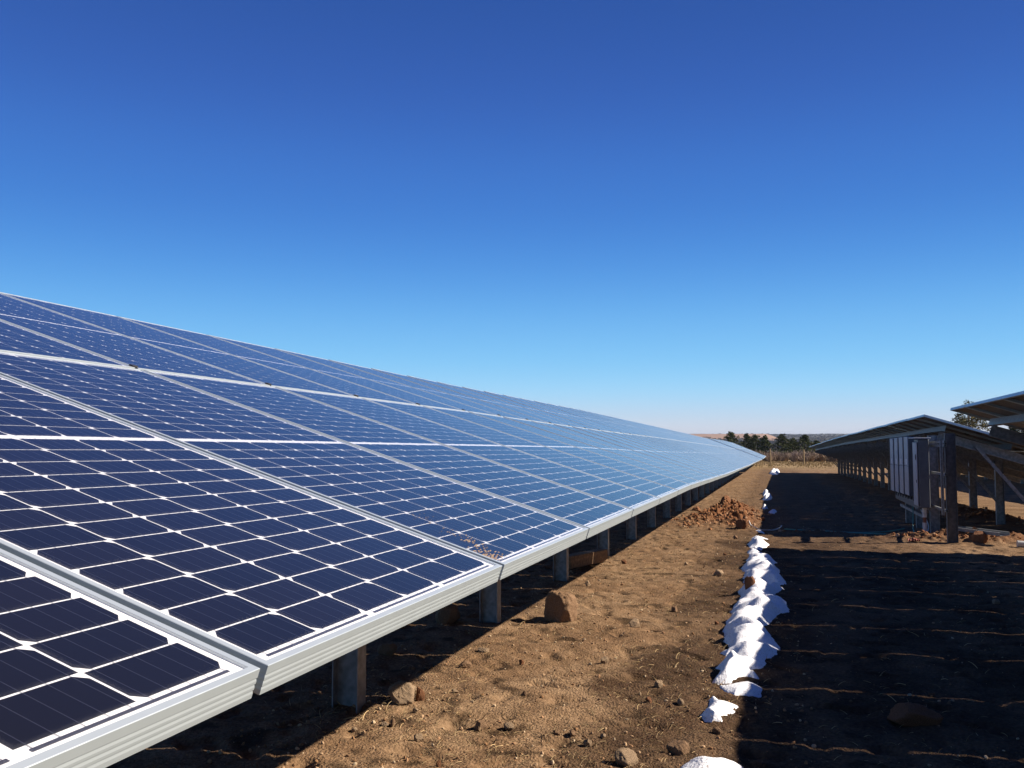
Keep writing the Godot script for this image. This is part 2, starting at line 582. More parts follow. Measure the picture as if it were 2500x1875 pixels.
func build_arrays() -> void:
	var d_first := -0.0456 - 3 * PITCH + 0.009
	var low_x := [7.0, 9.0, 12.9, 19.6, 26.4, 34.7, 58.4, 103.0]
	var low_y := [0.0, -0.02, -0.06, -0.10, -0.145, -0.172, -0.30, -0.36]
	var top_x := [12.0, 20.0, 30.0, 42.0, 62.0, 80.0, 105.0]
	var top_y := [0.0, 0.03, 0.013, -0.012, -0.08, 0.0, -0.03]
	var low := func(d: float) -> float:
		return EYE - 0.273 - SLOPE * d + lerp_table(low_x, low_y, d)
	var high := func(d: float) -> float:
		return EYE - 0.273 + SPAN * sin(0.3058) - SLOPE * d + lerp_table(top_x, top_y, d)
	var left := {"xl": -0.614, "d0": d_first, "n": 66, "low": low, "high": high, "posts": post_line(-0.61, 63.2, 2.47), "v_post": 1.61, "cells": {3: 4, 4: 16, 5: 24, 6: 6}, "fine": 16, "backs": false}
	build_mud(left)
	make_table("long sunlit row of blue solar panels, nearest on the left", left)
	var d_second := d_first + 66 * PITCH + 1.5
	var left_far := {"xl": -0.58, "d0": d_second, "n": 38, "low": low, "high": high, "posts": post_line(d_second + 0.8, d_second + 37.8, 2.47), "v_post": 1.61, "cells": {}, "fine": 0, "backs": false}
	make_table("far end of the left panel row, past the dark gap", left_far)
	# rows on the right, seen from behind and below
	var rt_x := [16.7, 24.0, 32.0, 40.0, 63.5, 80.0]
	var rt_y := [0.0, -0.03, -0.065, -0.115, -0.34, -0.42]
	var wob := FastNoiseLite.new()
	wob.seed = 77
	wob.frequency = 0.13
	var rhigh := func(d: float) -> float:
		return 2.055 - SLOPE * d + lerp_table(rt_x, rt_y, d) + 0.02 * wob.get_noise_1d(d * 2.0) * smooth(16.0, 19.0, d)
	var rlow := func(d: float) -> float:
		return 2.055 - SPAN * sin(0.3058) - SLOPE * d + lerp_table(rt_x, rt_y, d) * 0.8
	var xr := 2.6 + SPAN * cos(0.3058)
	var near := {"xl": xr, "d0": 14.35 - 21 * PITCH, "n": 21, "low": rlow, "high": rhigh, "posts": post_line(-6.2, 14.0, 2.45), "v_post": 2.02, "cells": {}, "fine": 0, "backs": true}
	make_table("near right panel row seen from below, cut off by the frame", near)
	var farr := {"xl": xr, "d0": 16.7, "n": 48, "low": rlow, "high": rhigh, "posts": post_line(17.35, 65.0, 2.43), "v_post": 2.0, "cells": {}, "fine": 0, "backs": true}
	make_table("dark underside of right panel row behind the inverters", farr)
	var third := {"xl": xr + 7.1, "d0": 2.0, "n": 66, "low": rlow, "high": rhigh, "posts": post_line(2.9, 68.0, 2.45), "v_post": 2.0, "cells": {}, "fine": 0, "backs": true}
	make_table("panel row farthest right, glimpsed under the other rows", third)

# ---------------------------------------------------------------- ground
func soil_color(x: float, d: float) -> Color:
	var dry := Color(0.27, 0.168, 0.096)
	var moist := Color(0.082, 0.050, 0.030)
	var red := Color(0.235, 0.108, 0.052)
	var pale := Color(0.37, 0.25, 0.152)
	var n1 := noise_a.get_noise_2d(x * 0.9 + 40.0, d * 0.6)
	var n2 := noise_b.get_noise_2d(x * 0.35 + 9.0, d * 0.2)
	var n3 := noise_c.get_noise_2d(x * 0.3, d * 0.3 + 70.0)
	var c := dry.lerp(pale, clampf(0.35 + n1 * 0.9 + n3 * 0.5, 0.0, 1.0))
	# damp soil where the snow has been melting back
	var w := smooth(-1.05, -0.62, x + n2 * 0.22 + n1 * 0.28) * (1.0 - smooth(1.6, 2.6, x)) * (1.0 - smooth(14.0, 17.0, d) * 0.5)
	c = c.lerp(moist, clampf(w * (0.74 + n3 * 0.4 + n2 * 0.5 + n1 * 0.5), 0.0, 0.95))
	# litter and trodden crumbs, in patches
	var lit := smooth(0.16, 0.42, noise_d.get_noise_2d(x * 0.55 + 31.0, d * 0.5)) * smooth(-0.05, 0.35, noise_b.get_noise_2d(x * 1.3 + 7.0, d * 1.3) + 0.1)
	c = c.lerp(Color(0.075, 0.048, 0.028), clampf(lit * 0.85, 0.0, 0.9) * (1.0 - smooth(20.0, 45.0, d)))
	c = c.lerp(red, clampf(spoil(x, d) * 7.0 + 0.1 * n1, 0.0, 1.0))
	# footprints and bare hollows keep darker crumbs
	if d > 66.0 or absf(x) > 12.0:
		var gr := smooth(66.0, 96.0, d + n1 * 12.0) if absf(x) < 12.0 else smooth(9.0, 16.0, absf(x))
		var straw := Color(0.42, 0.31, 0.165).lerp(Color(0.28, 0.19, 0.10), clampf(0.5 + 0.8 * noise_a.get_noise_2d(x * 0.16, d * 0.1) + n2 * 0.4, 0.0, 1.0))
		c = c.lerp(straw, gr)
	return c * (1.0 + 0.18 * n3)

func build_ground() -> void:
	var xs := PackedFloat32Array()
	var x := -3.3
	var left := []
	var step := 0.03
	while x > -320.0:
		x -= step
		step *= 1.12
		left.append(x)
	left.reverse()
	for v in left:
		xs.append(v)
	x = -3.3
	while x < 3.6:
		xs.append(x)
		x += 0.023
	step = 0.03
	while x < 320.0:
		xs.append(x)
		x += step
		step *= 1.12
	var ds := PackedFloat32Array()
	var d := -40.0
	while d < 3.3:
		ds.append(d)
		d += maxf(0.06, absf(d - 3.3) * 0.12)
	d = 3.3
	while d < 330.0:
		ds.append(d)
		d += maxf(0.019, d * 0.0036) if d < 110.0 else d * 0.012
	var nx := xs.size()
	var nd := ds.size()
	var vs := PackedVector3Array()
	var cs := PackedColorArray()
	vs.resize(nx * nd)
	cs.resize(nx * nd)
	var i := 0
	for dd in ds:
		for xx in xs:
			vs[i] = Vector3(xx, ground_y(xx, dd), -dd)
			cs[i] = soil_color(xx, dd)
			i += 1
	var ns := PackedVector3Array()
	ns.resize(nx * nd)
	for r in nd:
		var r0 := maxi(r - 1, 0) * nx
		var r1 := mini(r + 1, nd - 1) * nx
		for c in nx:
			var c0 := maxi(c - 1, 0)
			var c1 := mini(c + 1, nx - 1)
			ns[r * nx + c] = (vs[r * nx + c1] - vs[r * nx + c0]).cross(vs[r1 + c] - vs[r0 + c]).normalized()
	var ix := PackedInt32Array()
	ix.resize((nx - 1) * (nd - 1) * 6)
	i = 0
	for r in nd - 1:
		for c in nx - 1:
			var a := r * nx + c
			ix[i] = a; ix[i + 1] = a + nx; ix[i + 2] = a + 1
			ix[i + 3] = a + 1; ix[i + 4] = a + nx; ix[i + 5] = a + nx + 1
			i += 6
	var arr := []
	arr.resize(Mesh.ARRAY_MAX)
	arr[Mesh.ARRAY_VERTEX] = vs
	arr[Mesh.ARRAY_NORMAL] = ns
	arr[Mesh.ARRAY_COLOR] = cs
	arr[Mesh.ARRAY_INDEX] = ix
	var mesh := ArrayMesh.new()
	mesh.add_surface_from_arrays(Mesh.PRIMITIVE_TRIANGLES, arr)
	structure("ground", mesh, M.soil)
	print("ground ", nx, " x ", nd)

# far country: valley and wooded hills, then a flat-topped bare ridge
func build_far() -> void:
	var hx := [280.0, 500.0, 900.0, 1500.0, 2400.0, 3400.0, 4600.0, 6000.0, 7500.0]
	var hy := [-9.0, -13.0, -19.0, -23.0, -17.0, -8.0, 2.0, 11.0, 8.0]
	var vs := PackedVector3Array()
	var cs := PackedColorArray()
	var n := FastNoiseLite.new()
	n.seed = 5
	n.frequency = 0.0022
	n.fractal_octaves = 4
	var na := 240
	var rs := []
	var r := 280.0
	while r < 7500.0:
		rs.append(r)
		r *= 1.022
	for rr in rs:
		for k in na:
			var an := deg_to_rad(-62.0 + 124.0 * k / (na - 1.0))
			var p := Vector2(sin(an), cos(an)) * float(rr)
			var k1 := n.get_noise_2d(p.x, p.y)
			var k2 := n.get_noise_2d(p.x * 3.3 + 500.0, p.y * 1.6)
			var y: float = lerp_table(hx, hy, rr) + k1 * rr * 0.0022
			var wood := smooth(-0.10, 0.06, k2 + 0.28 * k1 + 0.24)
			if wood > 0.5:
				y += 3.0 + 4.0 * absf(noise_c.get_noise_2d(p.x * 0.3, p.y * 0.3))
			vs.append(Vector3(p.x, y, -p.y))
			var field := Color(0.26, 0.18, 0.11).lerp(Color(0.20, 0.16, 0.09), clampf(0.5 + k1, 0.0, 1.0))
			cs.append(field.lerp(Color(0.045, 0.045, 0.034), wood))
	var ix := PackedInt32Array()
	for i in rs.size() - 1:
		for k in na - 1:
			var a := i * na + k
			ix.append_array([a, a + na, a + 1, a + 1, a + na, a + na + 1])
	var st := SurfaceTool.new()
	var arr := []
	arr.resize(Mesh.ARRAY_MAX)
	arr[Mesh.ARRAY_VERTEX] = vs
	arr[Mesh.ARRAY_COLOR] = cs
	arr[Mesh.ARRAY_INDEX] = ix
	var mesh := ArrayMesh.new()
	mesh.add_surface_from_arrays(Mesh.PRIMITIVE_TRIANGLES, arr)
	st.create_from(mesh, 0)
	st.generate_normals()
	structure("hills", st.commit(), M.tint)
	build_far_woods(hx, hy, n)
	# ridge
	st = begin()
	st.set_smooth_group(0)
	var pr := []
	var xs := [-1700.0, -1200.0, -900.0, -650.0, -450.0, -300.0, -180.0, -90.0, -40.0, -14.0, 8.0, 40.0]
	var tops := [7.0, 8.5, 8.0, 8.6, 9.2, 10.2, 10.9, 11.2, 11.3, 11.0, 3.0, -12.0]
	for k in xs.size():
		var x: float = xs[k]
		pr.append([Vector3(x, -30, -2650), Vector3(x, -10, -2850), Vector3(x, tops[k] - 3.0, -3080), Vector3(x, tops[k], -3150), Vector3(x, tops[k], -3500), Vector3(x, -40, -3900)])
	for k in pr.size() - 1:
		for j in 5:
			st.set_color(Color(0.27, 0.175, 0.125) if j < 3 else Color(0.24, 0.17, 0.11))
			quad(st, pr[k][j], pr[k][j + 1], pr[k + 1][j + 1], pr[k + 1][j])
	structure("ridge", done(st), M.tint)

func build_far_woods(hx: Array, hy: Array, n: FastNoiseLite) -> void:
	rng.seed = 51
	var st := begin()
	for i in 16:
		var c := Vector3(rng.randfn() * 0.3, 0.55 + rng.randfn() * 0.2, rng.randfn() * 0.3)
		for k in 5:
			var a := Vector3(rng.randfn(), rng.randfn(), rng.randfn()).normalized() * 0.42
			var b := Vector3(rng.randfn(), rng.randfn(), rng.randfn()).normalized() * 0.42
			st.add_vertex(c + a); st.add_vertex(c + b); st.add_vertex(c - (a + b) * 0.5)
	var list := []
	while list.size() < 5000:
		var rr := 1150.0 * pow(4.6, rng.randf())
		var an := deg_to_rad(rng.randf_range(-14.0, 34.0))
		var p := Vector2(sin(an), cos(an)) * rr
		var k1 := n.get_noise_2d(p.x, p.y)
		var k2 := n.get_noise_2d(p.x * 3.3 + 500.0, p.y * 1.6)
		if k2 + 0.28 * k1 + 0.24 < -0.04 and rng.randf() > 0.12:
			continue
		list.append([p.x, lerp_table(hx, hy, rr) + k1 * rr * 0.0022 + 2.0, -p.y])
	var mm := MultiMesh.new()
	mm.transform_format = MultiMesh.TRANSFORM_3D
	mm.use_colors = true
	mm.mesh = done(st)
	mm.instance_count = list.size()
	for i in list.size():
		var s := rng.randf_range(3.5, 8.0)
		mm.set_instance_transform(i, Transform3D(Basis(Vector3.UP, rng.randf() * TAU).scaled(Vector3(s * 1.3, s, s * 1.3)), Vector3(list[i][0], list[i][1], list[i][2])))
		mm.set_instance_color(i, [Color(0.05, 0.048, 0.036), Color(0.07, 0.06, 0.045), Color(0.095, 0.075, 0.055)][rng.randi() % 3])
	var o := MultiMeshInstance3D.new()
	o.name = numbered("far_woods")
	o.multimesh = mm
	o.material_override = M.leaf
	add_child(o)
	tag(o, "far-off woods on the hazy hills below the horizon", "woods", "", "stuff")

# ---------------------------------------------------------------- stones
func rock_mesh(seed_n: int, rings := 14, cuts := 13, rough := 0.05, given := []) -> ArrayMesh:
	var r := RandomNumberGenerator.new()
	r.seed = seed_n
	var planes := []
	for i in cuts:
		var v := Vector3(r.randfn(), r.randfn() * 0.9, r.randfn()).normalized()
		planes.append([v, r.randf_range(0.62, 0.95)])
	for q in given:
		planes.append([q[0].normalized(), q[1]])
	planes.append([Vector3.DOWN, 0.55])
	var st := SurfaceTool.new()
	st.begin(Mesh.PRIMITIVE_TRIANGLES)
	st.set_smooth_group(-1 if rings < 20 else 0)
	var seg := rings * 2
	var pts := []
	for i in rings + 1:
		var row := []
		for k in seg:
			var th := PI * i / rings
			var ph := TAU * k / seg
			var dir := Vector3(sin(th) * cos(ph), cos(th), sin(th) * sin(ph))
			var m := 1.05
			for p in planes:
				var dt: float = p[0].dot(dir)
				if dt > 0.05:
					m = minf(m, p[1] / dt)
			m *= 1.0 + rough * noise_b.get_noise_3d(dir.x * 0.9 + seed_n, dir.y * 0.9, dir.z * 0.9) + rough * 0.6 * noise_c.get_noise_3d(dir.x * 0.5, dir.y * 0.5 + seed_n, dir.z * 0.5)
			row.append(dir * m)
		pts.append(row)
	for i in rings:
		for k in seg:
			var k2 := (k + 1) % seg
			if i > 0:
				st.add_vertex(pts[i][k]); st.add_vertex(pts[i][k2]); st.add_vertex(pts[i + 1][k])
			if i < rings - 1:
				st.add_vertex(pts[i][k2]); st.add_vertex(pts[i + 1][k2]); st.add_vertex(pts[i + 1][k])
	st.generate_normals()
	return st.commit()

func put_stone(mesh: Mesh, mat: Material, x: float, d: float, w: float, h: float, turn: float, called: String, label: String, group := "") -> void:
	var b := Basis(Vector3.UP, turn).scaled(Vector3(1, 1, 1)) * Basis.from_scale(Vector3(w * 0.56, h * 0.72, w * 0.46))
	var p := at(x, d, h * 0.34)
	top(called, mesh, mat, label, "rock" if w > 0.09 else "stone", group, Transform3D(b, p))

func build_stones() -> void:
	var kinds := []
	for i in 8:
		kinds.append(rock_mesh(100 + i, 12, 12 + i, 0.08))
	var fine := []
	for i in 4:
		fine.append(rock_mesh(300 + i, 26, 11, 0.09))
	# the ones that stand out
	var boulder := rock_mesh(77, 30, 0, 0.10, [[Vector3(-0.45, -0.05, 0.9), 0.66], [Vector3(0.97, -0.05, 0.25), 0.80], [Vector3(0.15, 1.0, -0.1), 0.80], [Vector3(-0.92, 0.1, -0.35), 0.82], [Vector3(0.75, 0.6, 0.2), 1.02], [Vector3(0.3, 0, -1), 0.8], [Vector3(-0.6, 0.75, 0.3), 1.08], [Vector3(0.5, -0.5, 0.8), 0.86]])
	put_stone(boulder, M.rock, -1.692, 7.05, 0.25, 0.24, 0.0, "rock", "big square brown rock alone at the edge of the array shadow")
	put_stone(fine[1], M.rock_pale, -1.98, 4.50, 0.19, 0.10, 1.9, "rock", "flat tan rock half in shade beside the nearest steel post")
	put_stone(fine[2], M.rock_pale, -0.66, 3.98, 0.105, 0.066, 0.3, "rock", "tan block of rock near the bottom edge of the picture")
	put_stone(fine[3], M.rock, -0.444, 4.18, 0.11, 0.07, 2.4, "rock", "rounded leaning tan rock near the bottom, close to the snow")
	put_stone(fine[1], M.rock_red, 0.673, 4.98, 0.25, 0.08, 0.2, "rock", "large flat rock lying deep in the right-hand shadow")
	put_stone(kinds[2], M.rock_red, -0.225, 8.90, 0.13, 0.19, 0.9, "rock", "dark red-brown rock sticking out of the snow ridge")
	put_stone(fine[2], M.rock_red, -0.541, 16.6, 0.25, 0.16, 2.2, "rock", "red-brown boulder at the near foot of the spoil heap")
	put_stone(kinds[4], M.rock_red, -1.8, 21.8, 0.26, 0.11, 1.1, "rock", "flat reddish slab at the left end of the spoil heap")
	put_stone(kinds[5], M.rock_red, -1.05, 20.9, 0.24, 0.22, 0.4, "rock", "reddish rock on the crest of the spoil heap")
	put_stone(fine[3], M.rock, -2.547, 6.7, 0.21, 0.15, 1.4, "rock", "rock in deep shade under the left panels")
	put_stone(kinds[6], M.rock, -2.543, 5.5, 0.16, 0.08, 2.7, "rock", "low rock in shade behind the nearest steel post")
	put_stone(kinds[1], M.rock_pale, -0.603, 10.15, 0.12, 0.07, 0.8, "rock", "wedge-shaped tan rock left of the snow ridge")
	var small := [
		[-0.862, 4.141, 0.040, 0.029], [-0.965, 4.261, 0.039, 0.022], [-0.665, 5.263, 0.047, 0.037], [-0.678, 4.913, 0.042, 0.026],
		[-1.07, 6.977, 0.081, 0.056], [-0.85, 7.851, 0.056, 0.044], [-1.848, 8.898, 0.044, 0.045], [-1.814, 10.993, 0.073, 0.047],
		[-1.08, 5.759, 0.057, 0.04], [-0.283, 4.489, 0.04, 0.025], [-0.503, 4.907, 0.043, 0.029], [-0.647, 12.453, 0.05, 0.035],
		[-0.75, 5.072, 0.018, 0.025], [-1.039, 4.25, 0.035, 0.014], [-1.049, 11.103, 0.045, 0.031], [-0.453, 7.297, 0.032, 0.025],
		[-0.813, 4.273, 0.031, 0.015], [-1.918, 5.34, 0.071, 0.035], [-1.926, 5.737, 0.074, 0.024], [-1.588, 5.508, 0.031, 0.031],
		[-1.779, 4.787, 0.038, 0.02], [-1.428, 4.214, 0.068, 0.04], [-1.296, 4.268, 0.062, 0.026], [-1.907, 4.56, 0.055, 0.07],
		[-1.899, 4.09, 0.04, 0.019], [-1.861, 4.102, 0.032, 0.029], [-1.66, 3.958, 0.042, 0.034], [-1.443, 3.672, 0.025, 0.032],
		[-1.834, 4.331, 0.029, 0.023], [-1.365, 4.804, 0.031, 0.02], [-2.021, 3.996, 0.028, 0.017], [0.863, 5.578, 0.036, 0.016],
		[1.977, 9.109, 0.073, 0.036], [-0.597, 14.871, 0.062, 0.049], [-0.705, 18.416, 0.077, 0.069], [-0.194, 18.815, 0.07, 0.062]]
	var own := {4: "pale stone with a dark shadow, right of the big square rock", 7: "stone at the shade edge near the end of the timber", 17: "brick-like stone at the shade edge below the big rock", 18: "thin flat stone at the shade edge above the brick-like stone", 21: "whitish stone low in the picture, left of a flat stone", 22: "flat tan stone low in the picture, right of the whitish stone", 23: "upright stone touching the flat half-shaded rock"}
	for i in small.size():
		var s: Array = small[i]
		var mat: Material = [M.rock_pale, M.rock, M.rock_pale, M.rock_red][i % 4]
		var label := "small angular stone lying on the sunlit brown soil"
		var group := "small stones on the sunlit soil"
		if own.has(i):
			label = own[i]
			group = ""
		if s[0] > 0.5:
			label = "small stone lying in the shadow right of the snow"
			group = "small stones in the right-hand shadow"
		put_stone(kinds[(i * 5 + 3) % 8], mat, s[0], s[1], s[2] * 1.1, s[3] * 1.15, i * 1.7, "stone", label, group)
	# loose gravel, clods and straw that nobody could count
	rng.seed = 4
	scatter("gravel", "fine loose gravel and crumbs scattered over the bare soil", kinds, 8000, func() -> Array:
		var d := 3.4 + pow(rng.randf(), 1.6) * 22.0
		return [rng.randf_range(-2.6, 0.2) if rng.randf() < 0.85 else rng.randf_range(0.2, 3.2), d, 0.003 + 0.011 * pow(rng.randf(), 3.0)])
	scatter("clods", "reddish clods and broken rock heaped on the trench spoil", kinds, 7000, func() -> Array:
		for q in 60:
			var x := rng.randf_range(-2.3, 6.2)
			var d := rng.randf_range(15.0, 24.0)
			if spoil(x, d) * 7.0 > rng.randf() + 0.08:
				return [x, d, 0.005 + 0.045 * pow(rng.randf(), 7.0)]
		return [-1.0, 20.0, 0.02])

func scatter(called: String, label: String, kinds: Array, count: int, pick: Callable) -> void:
	var mm := MultiMesh.new()
	mm.transform_format = MultiMesh.TRANSFORM_3D
	mm.use_colors = true
	mm.mesh = rock_mesh(500 + count, 5, 9, 0.1)
	mm.instance_count = count
	var cols := [Color(0.36, 0.24, 0.145), Color(0.24, 0.135, 0.07), Color(0.46, 0.35, 0.23), Color(0.18, 0.11, 0.065), Color(0.31, 0.18, 0.1)]
	if called == "clods":
		cols = [Color(0.26, 0.12, 0.06), Color(0.20, 0.09, 0.045), Color(0.32, 0.16, 0.08), Color(0.40, 0.25, 0.15)]
	for i in count:
		var p: Array = pick.call()
		var s: float = p[2]
		var b := Basis(Vector3(rng.randfn(), rng.randfn(), rng.randfn()).normalized(), rng.randf() * TAU) * Basis.from_scale(Vector3(s, s * rng.randf_range(0.5, 0.9), s * rng.randf_range(0.6, 1.0)))
		mm.set_instance_transform(i, Transform3D(b, at(p[0], p[1], s * 0.2)))
		mm.set_instance_color(i, cols[rng.randi() % cols.size()])
	var o := MultiMeshInstance3D.new()
	o.name = numbered(called)
	o.multimesh = mm
	o.material_override = M.tint
	add_child(o)
	tag(o, label, called, "", "stuff")

func build_straw() -> void:
	rng.seed = 9
	var st := begin()
	var seg := 5
	for i in seg:
		var a := float(i) / seg
		var b := float(i + 1) / seg
		var w0 := 0.05 * (1.0 - a * 0.7)
		var w1 := 0.05 * (1.0 - b * 0.7)
		var pa := Vector3(a, sin(a * 2.2) * 0.25, a * a * 0.35)
		var pb := Vector3(b, sin(b * 2.2) * 0.25, b * b * 0.35)
		quad(st, pa + Vector3(0, 0, -w0), pb + Vector3(0, 0, -w1), pb + Vector3(0, 0, w1), pa + Vector3(0, 0, w0))
		quad(st, pa + Vector3(0, -w0, 0), pb + Vector3(0, -w1, 0), pb + Vector3(0, w1, 0), pa + Vector3(0, w0, 0))
	var blade := done(st)
	var mm := MultiMesh.new()
	mm.transform_format = MultiMesh.TRANSFORM_3D
	mm.use_colors = true
	mm.mesh = blade
	var list := []
	for i in 13000:
		var d := 3.4 + pow(rng.randf(), 1.7) * 14.0
		var x := rng.randf_range(-2.7, 3.0) if rng.randf() < 0.3 else rng.randf_range(-2.3, -0.2)
		if noise_a.get_noise_2d(x * 0.8 + 90.0, d * 0.8) + 0.12 < rng.randf() * 0.5 - 0.2:
			continue
		list.append([x, d])
	mm.instance_count = list.size()
	for i in list.size():
		var s := rng.randf_range(0.014, 0.05) * (1.0 if rng.randf() < 0.9 else 1.7)
		var b := Basis(Vector3.UP, rng.randf() * TAU) * Basis(Vector3(0, 0, 1), rng.randf_range(-0.25, 0.5)) * Basis.from_scale(Vector3(s, s * rng.randf_range(0.3, 1.0), s * 0.7))
		mm.set_instance_transform(i, Transform3D(b, at(list[i][0], list[i][1], 0.001)))
		mm.set_instance_color(i, Color(0.56, 0.42, 0.24) * rng.randf_range(0.35, 1.1))
	var o := MultiMeshInstance3D.new()
	o.name = numbered("dead_grass")
	o.multimesh = mm
	o.material_override = M.tint
	add_child(o)
	tag(o, "dead grass blades lying thinly over the bare brown soil", "grass", "", "stuff")

# ---------------------------------------------------------------- snow
func edge_distance(p: Vector2, poly: PackedVector2Array) -> float:
	var best := 1e9
	for i in poly.size():
		var q := Geometry2D.get_closest_point_to_segment(p, poly[i], poly[(i + 1) % poly.size()])
		best = minf(best, p.distance_to(q))
	return best if Geometry2D.is_point_in_polygon(p, poly) else -best

func snow(label: String, poly: PackedVector2Array, high: float, cell := 0.014, soft := 0.07, rag := 1.0) -> void:
	var lo := poly[0]
	var hi := poly[0]
	for p in poly:
		lo = lo.min(p)
		hi = hi.max(p)
	lo -= Vector2(0.05, 0.08)
	hi += Vector2(0.05, 0.08)
	var cd := cell * 1.6
	var nx := int((hi.x - lo.x) / cell) + 1
	var nd := int((hi.y - lo.y) / cd) + 1
	var hs := PackedFloat32Array()
	var vs := PackedVector3Array()
	for j in nd:
		for i in nx:
			var p := Vector2(lo.x + i * cell, lo.y + j * cd)
			var e := edge_distance(p, poly) + rag * (0.010 * noise_c.get_noise_2d(p.x * 0.5, p.y * 0.4) + 0.018 * noise_b.get_noise_2d(p.x * 1.2, p.y * 0.8))
			var lump := 0.72 + 0.5 * noise_e.get_noise_2d(p.x * 0.8 + 3.0, p.y * 1.0) + 0.24 * noise_e.get_noise_2d(p.x * 1.7 + 13.0, p.y * 2.1) + 0.04 * noise_b.get_noise_2d(p.x * 1.5, p.y * 1.5)
			var h := high * (1.0 - exp(-pow(maxf(e, 0.0) / soft, 1.25))) * maxf(lump, 0.18) * 1.25 + minf(e, 0.0) * 0.6 + (0.012 if e > 0.0 else 0.012 * exp(e * 80.0)) - 0.006
			h += high * 0.05 * noise_c.get_noise_2d(p.x * 0.5, p.y * 0.5 + 30.0) * clampf(e * 20.0, 0.0, 1.0)
			hs.append(h)
			vs.append(Vector3(p.x, base_y(p.x, p.y) + noise_a.get_noise_2d(p.x, p.y) * 0.022 + h, -p.y))
	var st := SurfaceTool.new()
	st.begin(Mesh.PRIMITIVE_TRIANGLES)
	st.set_smooth_group(0)
	for j in nd - 1:
		for i in nx - 1:
			var a := j * nx + i
			if maxf(maxf(hs[a], hs[a + 1]), maxf(hs[a + nx], hs[a + nx + 1])) > -0.012:
				quad(st, vs[a], vs[a + nx], vs[a + nx + 1], vs[a + 1])
	st.index()
	st.generate_normals()
	top("snow_patch", st.commit(), M.snow, label, "snow", "melting snow along the shadow edge")

